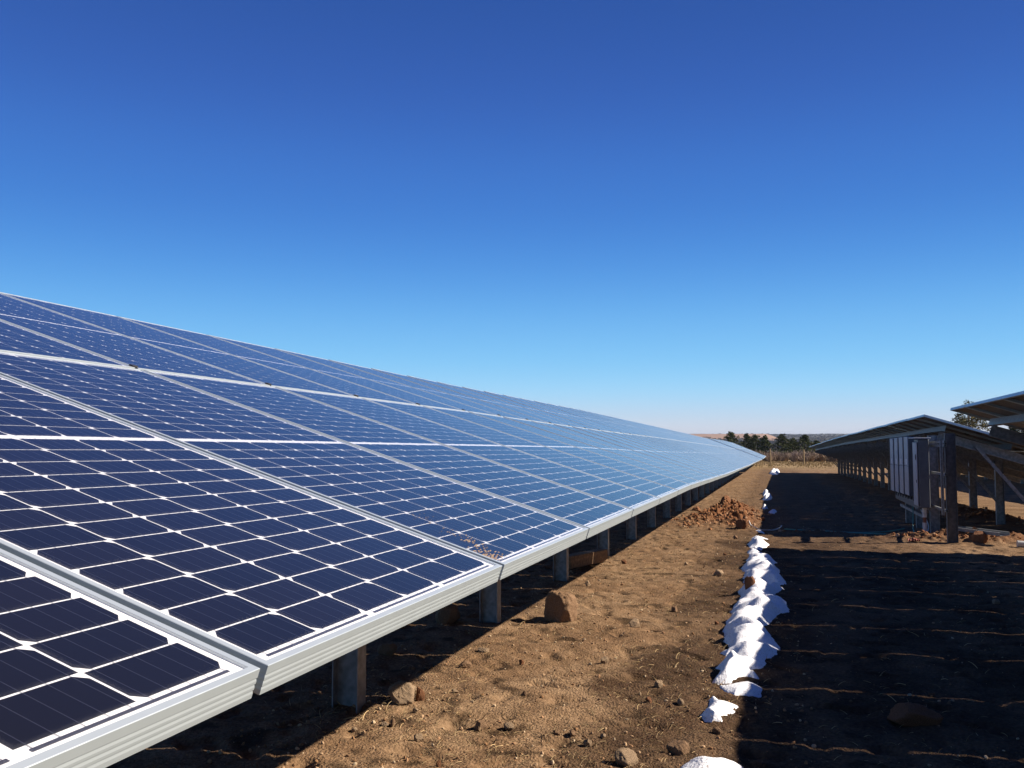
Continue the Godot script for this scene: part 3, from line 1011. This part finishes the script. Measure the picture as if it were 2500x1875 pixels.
func build_snow() -> void:
	snow("snow patch cut off by the bottom edge of the picture", PackedVector2Array([Vector2(-0.399, 3.93), Vector2(-0.377, 4.06), Vector2(-0.327, 4.054), Vector2(-0.268, 4.051), Vector2(-0.215, 4.057), Vector2(-0.150, 4.02), Vector2(-0.147, 3.84), Vector2(-0.27, 3.76), Vector2(-0.405, 3.80)]), 0.05, 0.01)
	snow("small bird-shaped snow patch, second from the bottom of the picture", PackedVector2Array([Vector2(-0.386, 4.741), Vector2(-0.369, 4.860), Vector2(-0.349, 4.961), Vector2(-0.359, 5.056), Vector2(-0.349, 5.110), Vector2(-0.324, 5.093), Vector2(-0.292, 5.004), Vector2(-0.252, 4.992), Vector2(-0.205, 4.959), Vector2(-0.248, 4.899), Vector2(-0.262, 4.871), Vector2(-0.256, 4.816), Vector2(-0.289, 4.772), Vector2(-0.268, 4.675), Vector2(-0.317, 4.665), Vector2(-0.351, 4.698)]), 0.045, 0.006, 0.035, 0.3)
	snow("leaf-shaped snow patch just below the long snow ridge", PackedVector2Array([Vector2(-0.320, 5.389), Vector2(-0.272, 5.427), Vector2(-0.217, 5.494), Vector2(-0.160, 5.532), Vector2(-0.109, 5.499), Vector2(-0.080, 5.437), Vector2(-0.099, 5.321), Vector2(-0.126, 5.272), Vector2(-0.181, 5.247), Vector2(-0.228, 5.222), Vector2(-0.279, 5.277)]), 0.035, 0.007, 0.05, 0.5)
	snow("long lumpy snow ridge, largest, with a rock in it", PackedVector2Array([Vector2(-0.354, 5.524), Vector2(-0.331, 5.717), Vector2(-0.365, 5.771), Vector2(-0.334, 5.914), Vector2(-0.285, 5.964), Vector2(-0.310, 6.064), Vector2(-0.291, 6.183), Vector2(-0.322, 6.154), Vector2(-0.360, 6.258), Vector2(-0.320, 6.291), Vector2(-0.294, 6.463), Vector2(-0.358, 6.614), Vector2(-0.351, 6.751), Vector2(-0.321, 6.878), Vector2(-0.370, 7.032), Vector2(-0.386, 7.450), Vector2(-0.334, 7.640), Vector2(-0.362, 8.065), Vector2(-0.313, 8.496), Vector2(-0.311, 8.796), Vector2(-0.352, 9.105), Vector2(-0.306, 9.380), Vector2(-0.234, 9.495), Vector2(-0.135, 9.485), Vector2(-0.011, 9.573), Vector2(0.087, 9.517), Vector2(0.012, 9.148), Vector2(-0.012, 8.938), Vector2(0.010, 8.754), Vector2(0.099, 8.600), Vector2(0.117, 8.099), Vector2(0.017, 7.878), Vector2(-0.033, 7.569), Vector2(-0.091, 7.385), Vector2(-0.070, 7.133), Vector2(-0.015, 6.863), Vector2(0.023, 6.568), Vector2(0.017, 6.343), Vector2(-0.063, 6.145), Vector2(-0.066, 6.000), Vector2(-0.100, 5.872), Vector2(-0.153, 5.839), Vector2(-0.166, 5.770), Vector2(-0.112, 5.708), Vector2(-0.095, 5.622), Vector2(-0.156, 5.663), Vector2(-0.228, 5.594), Vector2(-0.269, 5.527)]), 0.105, 0.012)
	snow("broad snow patch straight beyond the long snow ridge", PackedVector2Array([Vector2(-0.305, 9.60), Vector2(-0.326, 10.039), Vector2(-0.321, 10.577), Vector2(-0.385, 11.027), Vector2(-0.326, 11.564), Vector2(-0.343, 11.906), Vector2(-0.294, 12.172), Vector2(-0.166, 12.159), Vector2(-0.039, 11.944), Vector2(0.053, 11.768), Vector2(-0.038, 11.507), Vector2(0.063, 11.064), Vector2(0.058, 10.490), Vector2(0.119, 9.995), Vector2(0.119, 9.72), Vector2(0.014, 9.70), Vector2(-0.087, 9.781), Vector2(-0.187, 9.709), Vector2(-0.247, 9.61)]), 0.10, 0.014)
	snow("narrow snow patch between two broader ones, mid-aisle", PackedVector2Array([Vector2(-0.353, 12.913), Vector2(-0.319, 13.264), Vector2(-0.243, 12.953), Vector2(-0.106, 12.706), Vector2(-0.217, 12.352), Vector2(-0.314, 12.317)]), 0.06, 0.014)
	snow("snow patch at the corner of the near shadow", PackedVector2Array([Vector2(-0.377, 14.066), Vector2(-0.329, 14.586), Vector2(-0.236, 14.831), Vector2(-0.118, 14.457), Vector2(-0.060, 14.083), Vector2(-0.112, 13.601), Vector2(-0.232, 13.345), Vector2(-0.321, 13.40)]), 0.09, 0.014)
	snow("thin snow scrap on the lit strip before the spoil heap", PackedVector2Array([Vector2(-0.357, 15.005), Vector2(-0.286, 15.439), Vector2(-0.202, 15.173), Vector2(-0.081, 14.881), Vector2(-0.235, 14.864)]), 0.04, 0.014)
	snow("snow scrap beside the foot of the spoil heap", PackedVector2Array([Vector2(-0.324, 16.413), Vector2(-0.264, 16.726), Vector2(-0.196, 16.540), Vector2(-0.141, 16.095), Vector2(-0.230, 16.138)]), 0.05, 0.016)
	snow("far snow patch beyond the spoil heap, middle of three", PackedVector2Array([Vector2(-0.292, 27.852), Vector2(-0.240, 29.751), Vector2(-0.123, 29.799), Vector2(-0.007, 29.354), Vector2(-0.051, 27.731), Vector2(-0.201, 27.370)]), 0.12, 0.02, 0.05)
	snow("far snow patch beyond the spoil heap, farthest of three", PackedVector2Array([Vector2(-0.279, 30.245), Vector2(-0.311, 32.459), Vector2(-0.214, 33.422), Vector2(-0.108, 32.846), Vector2(-0.126, 30.570)]), 0.12, 0.02, 0.05)
	snow("far snow patch beyond the spoil heap, nearest of three", PackedVector2Array([Vector2(-0.267, 23.376), Vector2(-0.218, 24.313), Vector2(-0.112, 23.597), Vector2(-0.209, 22.935)]), 0.10, 0.02, 0.04)
	snow("bluish snow scrap inside the shadow beyond the spoil heap", PackedVector2Array([Vector2(-0.114, 21.801), Vector2(-0.029, 22.514), Vector2(0.093, 22.176), Vector2(0.039, 21.427)]), 0.06, 0.02, 0.05)
	snow("most distant snow patch, at the far end of the aisle", PackedVector2Array([Vector2(-0.159, 60.5), Vector2(-0.036, 70.0), Vector2(0.257, 71.5), Vector2(0.570, 67.4), Vector2(0.351, 58.5), Vector2(0.062, 58.3)]), 0.16, 0.04, 0.08)

# ---------------------------------------------------------------- inverter rack and what lies about it
func build_rack() -> void:
	var rx := 2.74
	var root := thing("inverter_rack", "galvanised post and strut rack carrying the inverters", "rack", Vector3(rx, base_y(rx, 17.0), -17.0))
	var inv := Transform3D(Basis.IDENTITY, -root.position)
	var top_y := EYE + 0.0
	for d in [15.3, 16.85, 18.4, 19.75]:
		var st := begin()
		i_post(st, Vector3(rx, ground_y(rx, d) - 0.3, -d), Vector3(rx, top_y + (0.02 if d > 16 else 0.05) - (0.0 if d < 17 else 0.03), -d))
		part("post", done(st), M.dark_steel if d < 16 else M.steel, root, inv)
	var sx := rx - 0.098
	for h in [1.62, 1.56, 1.10, 0.52]:
		var st := begin()
		var y0 := base_y(rx, 17.0)
		channel(st, Vector3(sx, y0 + h + 0.03, -15.2), Vector3(sx, y0 + h - 0.03, -19.9), 0.041, 0.03, 0.003, 1.0)
		part("strut", done(st), M.steel, root, inv)
	for d in [15.22, 16.45, 16.62, 16.72]:
		var st := begin()
		var y0 := base_y(rx, d)
		channel(st, Vector3(sx - 0.045, y0 + 0.45, -d), Vector3(sx - 0.045, y0 + 1.64, -d), 0.041, 0.03, 0.003, 1.0, Vector3(-1, 0, 0))
		part("strut", done(st), M.steel, root, inv)
	# wire trough under the inverters
	var st2 := begin()
	var yb := base_y(rx, 18.0)
	bevel_box(st2, Vector3(sx - 0.12, yb + 0.54, -18.15), Vector3(0.13, 0.13, 2.9), 0.006)
	part("wire_trough", done(st2), M.cabinet, root, inv)
	st2 = begin()
	channel(st2, Vector3(sx - 0.10, yb + 0.34, -16.8), Vector3(sx - 0.10, yb + 0.34, -19.6), 0.05, 0.03, 0.003)
	part("lower_rail", done(st2), M.steel, root, inv)
	# inverters, nearest first
	var words := ["nearest of the four grey inverters, beside the tall cabinet", "second grey inverter counting back from the tall cabinet", "third grey inverter counting back from the tall cabinet", "farthest of the four grey inverters on the rack"]
	for i in 4:
		var d := 17.3 + i * 0.66
		var y := base_y(rx, d) + 0.66
		var o := thing("inverter", words[i], "inverter", Vector3(sx - 0.165, y, -d), "string inverters hung on the rack")
		var st := begin()
		bevel_box(st, Vector3(0, 0.54, 0), Vector3(0.20, 1.08, 0.46), 0.012)
		part("case", done(st), M.cabinet, o)
		st = begin()
		bevel_box(st, Vector3(-0.108, 0.275, 0), Vector3(0.014, 0.52, 0.47), 0.004)
		part("lower_cover", done(st), M.inverter, o)
		st = begin()
		bevel_box(st, Vector3(-0.108, 0.81, 0), Vector3(0.014, 0.53, 0.47), 0.004)
		part("upper_cover", done(st), M.inverter, o)
		st = begin()
		box(st, Vector3(-0.1165, 0.62, 0.03), Vector3(0.002, 0.10, 0.10))
		part("label_plate", done(st), M.print, o)
		for k in 3:
			st = begin()
			tube(st, PackedVector3Array([Vector3(-0.02 + 0.03 * (k % 2), 0.0, -0.15 + 0.15 * k), Vector3(-0.02 + 0.03 * (k % 2), -0.08, -0.15 + 0.15 * k)]), [0.018], 8)
			part("cable_gland", done(st), M.jbox, o)
	# disconnect cabinet
	var dcab := 16.35
	var yc := base_y(rx, dcab) + 0.51
	var cab := thing("electrical_cabinet", "tall grey electrical cabinet with a small rain cap", "cabinet", Vector3(sx - 0.16, yc, -dcab))
	var st3 := begin()
	bevel_box(st3, Vector3(0, 0.58, 0), Vector3(0.17, 1.16, 0.44), 0.008)
	part("case", done(st3), M.cabinet, cab)
	st3 = begin()
	bevel_box(st3, Vector3(-0.105, 0.57, 0), Vector3(0.016, 1.08, 0.41), 0.004)
	part("door", done(st3), M.inverter, cab)
	st3 = begin()
	bevel_box(st3, Vector3(-0.03, 1.185, 0), Vector3(0.27, 0.022, 0.54), 0.004)
	part("rain_cap", done(st3), M.inverter, cab)
	st3 = begin()
	bevel_box(st3, Vector3(-0.118, 0.86, 0.13), Vector3(0.012, 0.09, 0.025), 0.003)
	part("handle", done(st3), M.jbox, cab)
	st3 = begin()
	bevel_box(st3, Vector3(-0.116, 0.45, 0.17), Vector3(0.01, 0.05, 0.02), 0.002)
	part("latch", done(st3), M.jbox, cab)
	# conduit
	var cx := sx - 0.15
	var con := thing("conduit", "white plastic conduit rising from the soil into the cabinet", "conduit", at(cx, 16.3))
	st3 = begin()
	tube(st3, PackedVector3Array([Vector3(0, -0.15, 0), Vector3(0, 0.22, 0)]), [0.036], 14)
	part("lower_pipe", done(st3), M.pvc, con)
	st3 = begin()
	tube(st3, PackedVector3Array([Vector3(0, 0.22, 0), Vector3(0, 0.31, 0)]), [0.031], 14)
	part("joint", done(st3), M.rust, con)
	st3 = begin()
	tube(st3, PackedVector3Array([Vector3(0, 0.31, 0), Vector3(0, yc - con.position.y + 0.01, 0)]), [0.036], 14)
	part("upper_pipe", done(st3), M.pvc, con)
	# cables
	var hang := [
		["hanging_cable", "green cable looping from the wire trough to the soil", M.cable_green, [Vector3(2.5, 0.56, 17.6), Vector3(2.47, 0.35, 17.4), Vector3(2.42, 0.1, 17.1), Vector3(2.35, 0.012, 16.6), Vector3(2.05, 0.008, 16.3), Vector3(1.5, 0.01, 16.5), Vector3(0.9, 0.008, 16.75)]],
		["hanging_cable", "grey cable looping widest beside the rack post", M.cable_grey, [Vector3(2.52, 0.56, 17.3), Vector3(2.56, 0.42, 17.15), Vector3(2.64, 0.18, 16.9), Vector3(2.58, 0.05, 16.7), Vector3(2.45, 0.012, 16.5), Vector3(2.25, 0.01, 16.2)]],
		["ground_cable", "pale green cable trailing through the right-hand shadow", M.cable_green, [Vector3(2.3, 0.05, 17.3), Vector3(1.9, 0.012, 17.0), Vector3(1.4, 0.008, 16.9), Vector3(0.8, 0.008, 16.85), Vector3(0.2, 0.01, 16.95)]],
		["ground_cable", "white wire curving out of the shadow onto lit soil", M.cable_white, [Vector3(-0.44, 0.03, 17.4), Vector3(-0.38, 0.015, 17.1), Vector3(-0.2, 0.012, 16.75), Vector3(0.0, 0.012, 16.7), Vector3(0.12, 0.03, 16.95), Vector3(0.16, 0.05, 17.2)]]]
	for h in hang:
		var cv := Curve3D.new()
		var q: Array = h[3]
		for i in q.size():
			var p: Vector3 = at(q[i].x, q[i].z, q[i].y)
			var nx: Vector3 = q[mini(i + 1, q.size() - 1)] - q[maxi(i - 1, 0)]
			var tan := Vector3(nx.x, nx.y, -nx.z) / 6.0
			cv.add_point(p, -tan, tan)
		var pts := cv.tessellate_even_length(5, 0.05)
		var st := begin()
		tube(st, pts, [0.0105], 6)
		top(h[0], done(st), h[2], h[1], "cable", "loose cables about the inverter rack")
	# a length of galvanised purlin lying on a dark block
	var blk := rock_mesh(901, 14, 10, 0.06)
	put_stone(blk, M.rock_red, 3.13, 15.45, 0.26, 0.19, 0.3, "support_block", "dark block of rock propping up the galvanised offcut")
	st3 = begin()
	channel(st3, at(2.95, 16.5, 0.12), at(3.44, 15.1, 0.17), 0.16, 0.05, 0.004, 1.0, Vector3(1, 0.1, 0.3))
	top("steel_offcut", done(st3), M.steel, "length of galvanised channel lying across the dark block", "steel channel")
	st3 = begin()
	tube(st3, PackedVector3Array([at(3.58, 15.0, 0.05), at(3.76, 15.0, 0.05)]), [0.052], 16)
	tube(st3, PackedVector3Array([at(3.76, 15.0, 0.05), at(5.6, 15.0, 0.05)]), [0.045], 16)
	top("plastic_pipe", done(st3), M.pvc, "white plastic pipe lying on the soil at the right edge", "pipe")
	# torn piece of orange netting
	st3 = begin()
	for i in 6:
		for k in 4:
			var a := Vector2(2.08 + i * 0.028, 15.12 + k * 0.05)
			var hgt := func(u: Vector2) -> Vector3:
				return at(u.x, u.y, 0.012 + 0.03 * absf(sin(u.x * 37.0 + u.y * 21.0)) + 0.02 * sin(u.y * 40.0))
			quad(st3, hgt.call(a), hgt.call(a + Vector2(0, 0.042)), hgt.call(a + Vector2(0.022, 0.042)), hgt.call(a + Vector2(0.022, 0)))
	top("orange_netting", done(st3), M.orange, "crumpled scrap of orange netting at the foot of the rack", "netting")
	# timber under the left row
	st3 = begin()
	var t0 := at(-2.36, 10.05, 0.085)
	var t1 := at(-2.12, 11.15, 0.085)
	bevel_box(st3, (t0 + t1) * 0.5, Vector3(t0.distance_to(t1), 0.15, 0.15), 0.008, axes(t0, t1, Vector3.UP))
	top("timber", done(st3), M.wood, "squared brown timber lying beside the third steel post", "timber")

# ---------------------------------------------------------------- fence, trees, scrub
func build_fence() -> void:
	var list := [[-0.15, "wooden fence post standing just past the left row's end"], [3.5, "wooden fence post in the gap, right of the other one"], [7.2, "wooden fence post hidden among the right row's steel posts"]]
	for p in list:
		var d := 104.0
		var st := begin()
		tube(st, PackedVector3Array([Vector3(0, -0.4, 0), Vector3(0.01, 0.9, 0), Vector3(0.0, 1.86, 0.01)]), [0.095, 0.09, 0.085], 10)
		top("fence_post", done(st), M.post_wood, p[1], "fence post", "wooden posts of the far fence", Transform3D(Basis.IDENTITY, at(p[0], d)))

func leaf_cloud(st: SurfaceTool, c: Vector3, r: Vector3, count: int, size: float, cols: Array) -> void:
	for i in count:
		var v := Vector3(rng.randfn(), rng.randfn(), rng.randfn()).normalized() * pow(rng.randf(), 0.4)
		var p := c + v * r
		var n := Vector3(rng.randfn(), rng.randfn(), rng.randfn()).normalized()
		var u := n.cross(Vector3(0.3, 0.9, 0.1)).normalized() * size * rng.randf_range(0.5, 1.2)
		var w := n.cross(u).normalized() * size * rng.randf_range(0.25, 0.7)
		st.set_color(cols[rng.randi() % cols.size()] * rng.randf_range(0.75, 1.2))
		quad(st, p - u, p - w, p + u, p + w)

func pine(label: String, x: float, d: float, h: float, w: float, seed_n: int) -> void:
	rng.seed = seed_n
	var root := thing("pine_tree", label, "tree", at(x, d), "pines beyond the fence")
	var cols := [Color(0.05, 0.066, 0.027), Color(0.075, 0.088, 0.036), Color(0.034, 0.05, 0.022), Color(0.105, 0.105, 0.046)]
	var trunk := begin()
	tube(trunk, PackedVector3Array([Vector3(0, -0.3, 0), Vector3(0.04, h * 0.5, 0.02), Vector3(0, h * 0.93, 0)]), [h * 0.028, h * 0.018, h * 0.005], 7)
	var crown := begin()
	var n := int(26 + h * 4)
	for i in n:
		var f := 0.16 + 0.82 * float(i) / n
		var reach := w * 0.5 * (1.0 - pow(f, 2.2)) * rng.randf_range(0.6, 1.15) + 0.12
		var an := i * 2.4 + rng.randf() * 0.8
		var tip := Vector3(cos(an) * reach, h * f + reach * rng.randf_range(0.0, 0.35), sin(an) * reach)
		tube(trunk, PackedVector3Array([Vector3(0, h * f * 0.97, 0), tip]), [h * 0.007, h * 0.002], 4, false)
		for k in 3:
			var c := Vector3(0, h * f, 0).lerp(tip, 0.45 + 0.28 * k) + Vector3(rng.randfn(), rng.randfn(), rng.randfn()) * 0.12
			leaf_cloud(crown, c, Vector3(0.30, 0.26, 0.30) * (0.7 + 0.05 * h), 26, 0.13, cols)
	leaf_cloud(crown, Vector3(0, h * 0.97, 0), Vector3(0.18, 0.3, 0.18), 30, 0.12, cols)
	part("trunk", done(trunk), M.bark, root)
	part("crown", done(crown), M.leaf, root)

func leafy(label: String, x: float, d: float, h: float, w: float, seed_n: int) -> void:
	rng.seed = seed_n
	var root := thing("leafy_tree", label, "tree", at(x, d))
	var cols := [Color(0.16, 0.14, 0.06), Color(0.11, 0.11, 0.045), Color(0.21, 0.165, 0.075), Color(0.075, 0.085, 0.035)]
	var trunk := begin()
	tube(trunk, PackedVector3Array([Vector3(0, -0.3, 0), Vector3(0.1, h * 0.3, 0), Vector3(0, h * 0.6, 0.1)]), [0.2, 0.15, 0.08], 8)
	var crown := begin()
	for i in 60:
		var v := Vector3(rng.randfn(), rng.randfn() * 0.8, rng.randfn()).normalized() * pow(rng.randf(), 0.45)
		var c := Vector3(0, h * 0.66, 0) + v * Vector3(w * 0.5, h * 0.33, w * 0.5)
		tube(trunk, PackedVector3Array([Vector3(0, h * rng.randf_range(0.28, 0.55), 0), c * Vector3(0.5, 0.92, 0.5), c + v * 0.3]), [0.05, 0.03, 0.008], 4, false)
		leaf_cloud(crown, c, Vector3(0.5, 0.42, 0.5), 60, 0.13, cols)
	part("trunk", done(trunk), M.bark, root)
	part("crown", done(crown), M.leaf, root)

func build_plants() -> void:
	var k := 2297.0
	var px := func(x: float, d: float) -> float:
		return (x - 1881.8) / k * d
	var list := [
		["broad yellowish pine rising over the left row's end", 1782.0, 168.0, 5.4, 3.8], ["slim pine just right of the yellowish pine", 1822.0, 176.0, 5.3, 2.4],
		["dark pine close left of the first fence post", 1842.0, 170.0, 4.8, 2.8], ["bushy low pine touching the first fence post", 1866.0, 165.0, 4.5, 2.6],
		["tall dark pine just right of the first fence post", 1908.0, 166.0, 4.9, 3.0], ["short pine between the two fence posts", 1934.0, 175.0, 4.3, 2.4],
		["spreading pine behind the second fence post", 1962.0, 168.0, 4.8, 3.2], ["low pine at the far tip of the right row", 1990.0, 172.0, 3.8, 2.6],
		["dark pine seen between the right-hand rafters", 2432.0, 122.0, 5.0, 2.4], ["taller pine behind the near right row", 2462.0, 118.0, 5.3, 2.6],
		["pine at the right edge of the picture", 2496.0, 125.0, 5.6, 3.2]]
	for i in list.size():
		var p: Array = list[i]
		pine(p[0], px.call(p[1], p[2]), p[2], p[3], p[4] * 1.35, 600 + i)
	leafy("yellow-green leafy tree above the gap between right rows", px.call(2338.0, 120.0), 120.0, 8.3, 4.6, 700)
	# bare scrub along the field's far side
	rng.seed = 15
	var st := begin()
	for i in 70:
		var a := rng.randf() * TAU
		var lean := rng.randf_range(0.1, 0.75)
		var tip := Vector3(cos(a) * lean, rng.randf_range(0.5, 1.0), sin(a) * lean)
		var side := Vector3(-sin(a), 0, cos(a)) * 0.03
		st.add_vertex(Vector3(cos(a) * 0.1, 0, sin(a) * 0.1) - side)
		st.add_vertex(tip)
		st.add_vertex(Vector3(cos(a) * 0.1, 0, sin(a) * 0.1) + side)
		for j in 3:
			var m := tip * rng.randf_range(0.4, 0.9)
			var t2 := m + Vector3(rng.randfn() * 0.16, rng.randf_range(0.1, 0.3), rng.randfn() * 0.16)
			st.add_vertex(m - side * 0.6); st.add_vertex(t2); st.add_vertex(m + side * 0.6)
	multi("scrub", "grey-brown bare scrub along the far side of the field", "scrub", done(st), 520, func() -> Array:
		var d := rng.randf_range(146.0, 168.0)
		var s := rng.randf_range(1.1, 2.1)
		return [rng.randf_range(-40.0, 75.0), d, s, s * rng.randf_range(0.8, 1.1), [Color(0.25, 0.19, 0.15), Color(0.20, 0.155, 0.12), Color(0.30, 0.22, 0.155)][rng.randi() % 3]])
	st = begin()
	for i in 26:
		var a := rng.randf() * TAU
		var tip := Vector3(cos(a) * rng.randf() * 0.5, rng.randf_range(0.5, 1.0), sin(a) * rng.randf() * 0.5)
		var side := Vector3(-sin(a), 0, cos(a)) * 0.04
		var foot := Vector3(cos(a), 0, sin(a)) * 0.15
		st.add_vertex(foot - side); st.add_vertex(tip); st.add_vertex(foot + side)
	multi("dry_grass", "straw-coloured dry grass on the field beyond the rows", "grass", done(st), 5200, func() -> Array:
		var d := 78.0 + 72.0 * pow(rng.randf(), 0.7)
		var x := rng.randf_range(-14.0, 42.0)
		var s := rng.randf_range(0.12, 0.32) * smooth(70.0, 100.0, d)
		return [x, d, s, s, Color(0.34, 0.245, 0.12) * rng.randf_range(0.6, 1.1)])

func multi(called: String, label: String, category: String, mesh: Mesh, count: int, pick: Callable) -> void:
	var mm := MultiMesh.new()
	mm.transform_format = MultiMesh.TRANSFORM_3D
	mm.use_colors = true
	mm.mesh = mesh
	mm.instance_count = count
	for i in count:
		var p: Array = pick.call()
		mm.set_instance_transform(i, Transform3D(Basis(Vector3.UP, rng.randf() * TAU) * Basis.from_scale(Vector3(p[2], p[3], p[2])), at(p[0], p[1], -0.02)))
		mm.set_instance_color(i, p[4])
	var o := MultiMeshInstance3D.new()
	o.name = numbered(called)
	o.multimesh = mm
	o.material_override = M.leaf
	add_child(o)
	tag(o, label, category, "", "stuff")

# ---------------------------------------------------------------- sky
func make_sky(exposure: float) -> Sky:
	var els := [-90.0, -30.0, -0.6, 0.4, 1.4, 2.9, 4.6, 7.2, 11.3, 13.9, 17.8, 21.6, 27.5, 45.0, 90.0]
	var cols := [Color8(110, 95, 80), Color8(130, 115, 98), Color8(195, 198, 206), Color8(207, 214, 227), Color8(192, 216, 238), Color8(165, 214, 248), Color8(140, 203, 248), Color8(116, 184, 242), Color8(85, 151, 226), Color8(73, 134, 215), Color8(64, 117, 201), Color8(57, 102, 185), Color8(48, 88, 166), Color8(35, 68, 138), Color8(27, 54, 116)]
	var h := 1024
	var w := 16
	var im := Image.create(w, h, false, Image.FORMAT_RGBAF)
	for y in h:
		var el := 90.0 - 180.0 * (y + 0.5) / h
		var c: Color = cols[0]
		for i in range(1, els.size()):
			if el >= els[i - 1] and el <= els[i]:
				var t: float = (el - els[i - 1]) / (els[i] - els[i - 1])
				var a: Color = cols[maxi(i - 2, 0)]
				var d: Color = cols[mini(i + 1, cols.size() - 1)]
				var ta: float = els[maxi(i - 2, 0)] - els[i - 1]
				var td: float = els[mini(i + 1, els.size() - 1)] - els[i - 1]
				var tb: float = els[i] - els[i - 1]
				for k in 3:
					c[k] = cubic_interpolate_in_time(cols[i - 1][k], cols[i][k], a[k], d[k], t, tb, ta, td) if el > 0.4 and el < 45.0 else lerpf(cols[i - 1][k], cols[i][k], t)
		c = c.srgb_to_linear()
		c = Color(c.r / exposure, c.g / exposure, c.b / exposure, 1)
		for x in w:
			im.set_pixel(x, y, c)
	var m := PanoramaSkyMaterial.new()
	m.panorama = ImageTexture.create_from_image(im)
	var s := Sky.new()
	s.sky_material = m
	return s

func _ready() -> void:
	# camera
	var cam := Camera3D.new()
	cam.name = "camera"
	add_child(cam)
	cam.position = Vector3(0, EYE, 0)
	cam.rotation = Vector3(0.0609, 0.2913, 0)
	cam.fov = 47.98
	cam.near = 0.05
	cam.far = 12000.0
	cam.current = true
	# sky, exposure
	var env := Environment.new()
	env.background_mode = Environment.BG_SKY
	env.sky = make_sky(2.0)
	env.tonemap_mode = Environment.TONE_MAPPER_LINEAR
	env.tonemap_exposure = 2.0
	env.sdfgi_enabled = true
	env.ssao_enabled = true
	env.ssil_enabled = true
	env.fog_enabled = true
	env.fog_density = 0.00006
	env.fog_light_color = Color(0.80, 0.86, 0.96)
	var we := WorldEnvironment.new()
	we.name = "environment"
	we.environment = env
	add_child(we)
	# sun: from the right, a little ahead, 36 degrees up
	var sun := DirectionalLight3D.new()
	sun.name = "sun"
	sun.light_energy = 1.6
	sun.light_color = Color(1.0, 0.95, 0.88)
	sun.light_angular_distance = 0.5
	sun.shadow_enabled = true
	add_child(sun)
	sun.look_at_from_position(Vector3(1.365, 1.0, -0.40), Vector3.ZERO, Vector3.UP)

	noise_a.seed = 1
	noise_a.frequency = 0.9
	noise_a.fractal_octaves = 3
	noise_b.seed = 2
	noise_b.frequency = 3.2
	noise_b.fractal_octaves = 3
	noise_c.seed = 3
	noise_c.frequency = 14.0
	noise_c.fractal_octaves = 2
	noise_d.seed = 4
	noise_d.frequency = 4.5
	noise_d.fractal_octaves = 2
	noise_e.seed = 8
	noise_e.frequency = 2.2
	noise_e.fractal_type = FastNoiseLite.FRACTAL_NONE
	rng.seed = 1
	make_materials()
	build_ground()
	build_far()
	print("land")
	build_arrays()
	print("arrays")
	build_rack()
	build_fence()
	build_snow()
	print("snow")
	build_stones()
	build_straw()
	build_plants()
	print("all")
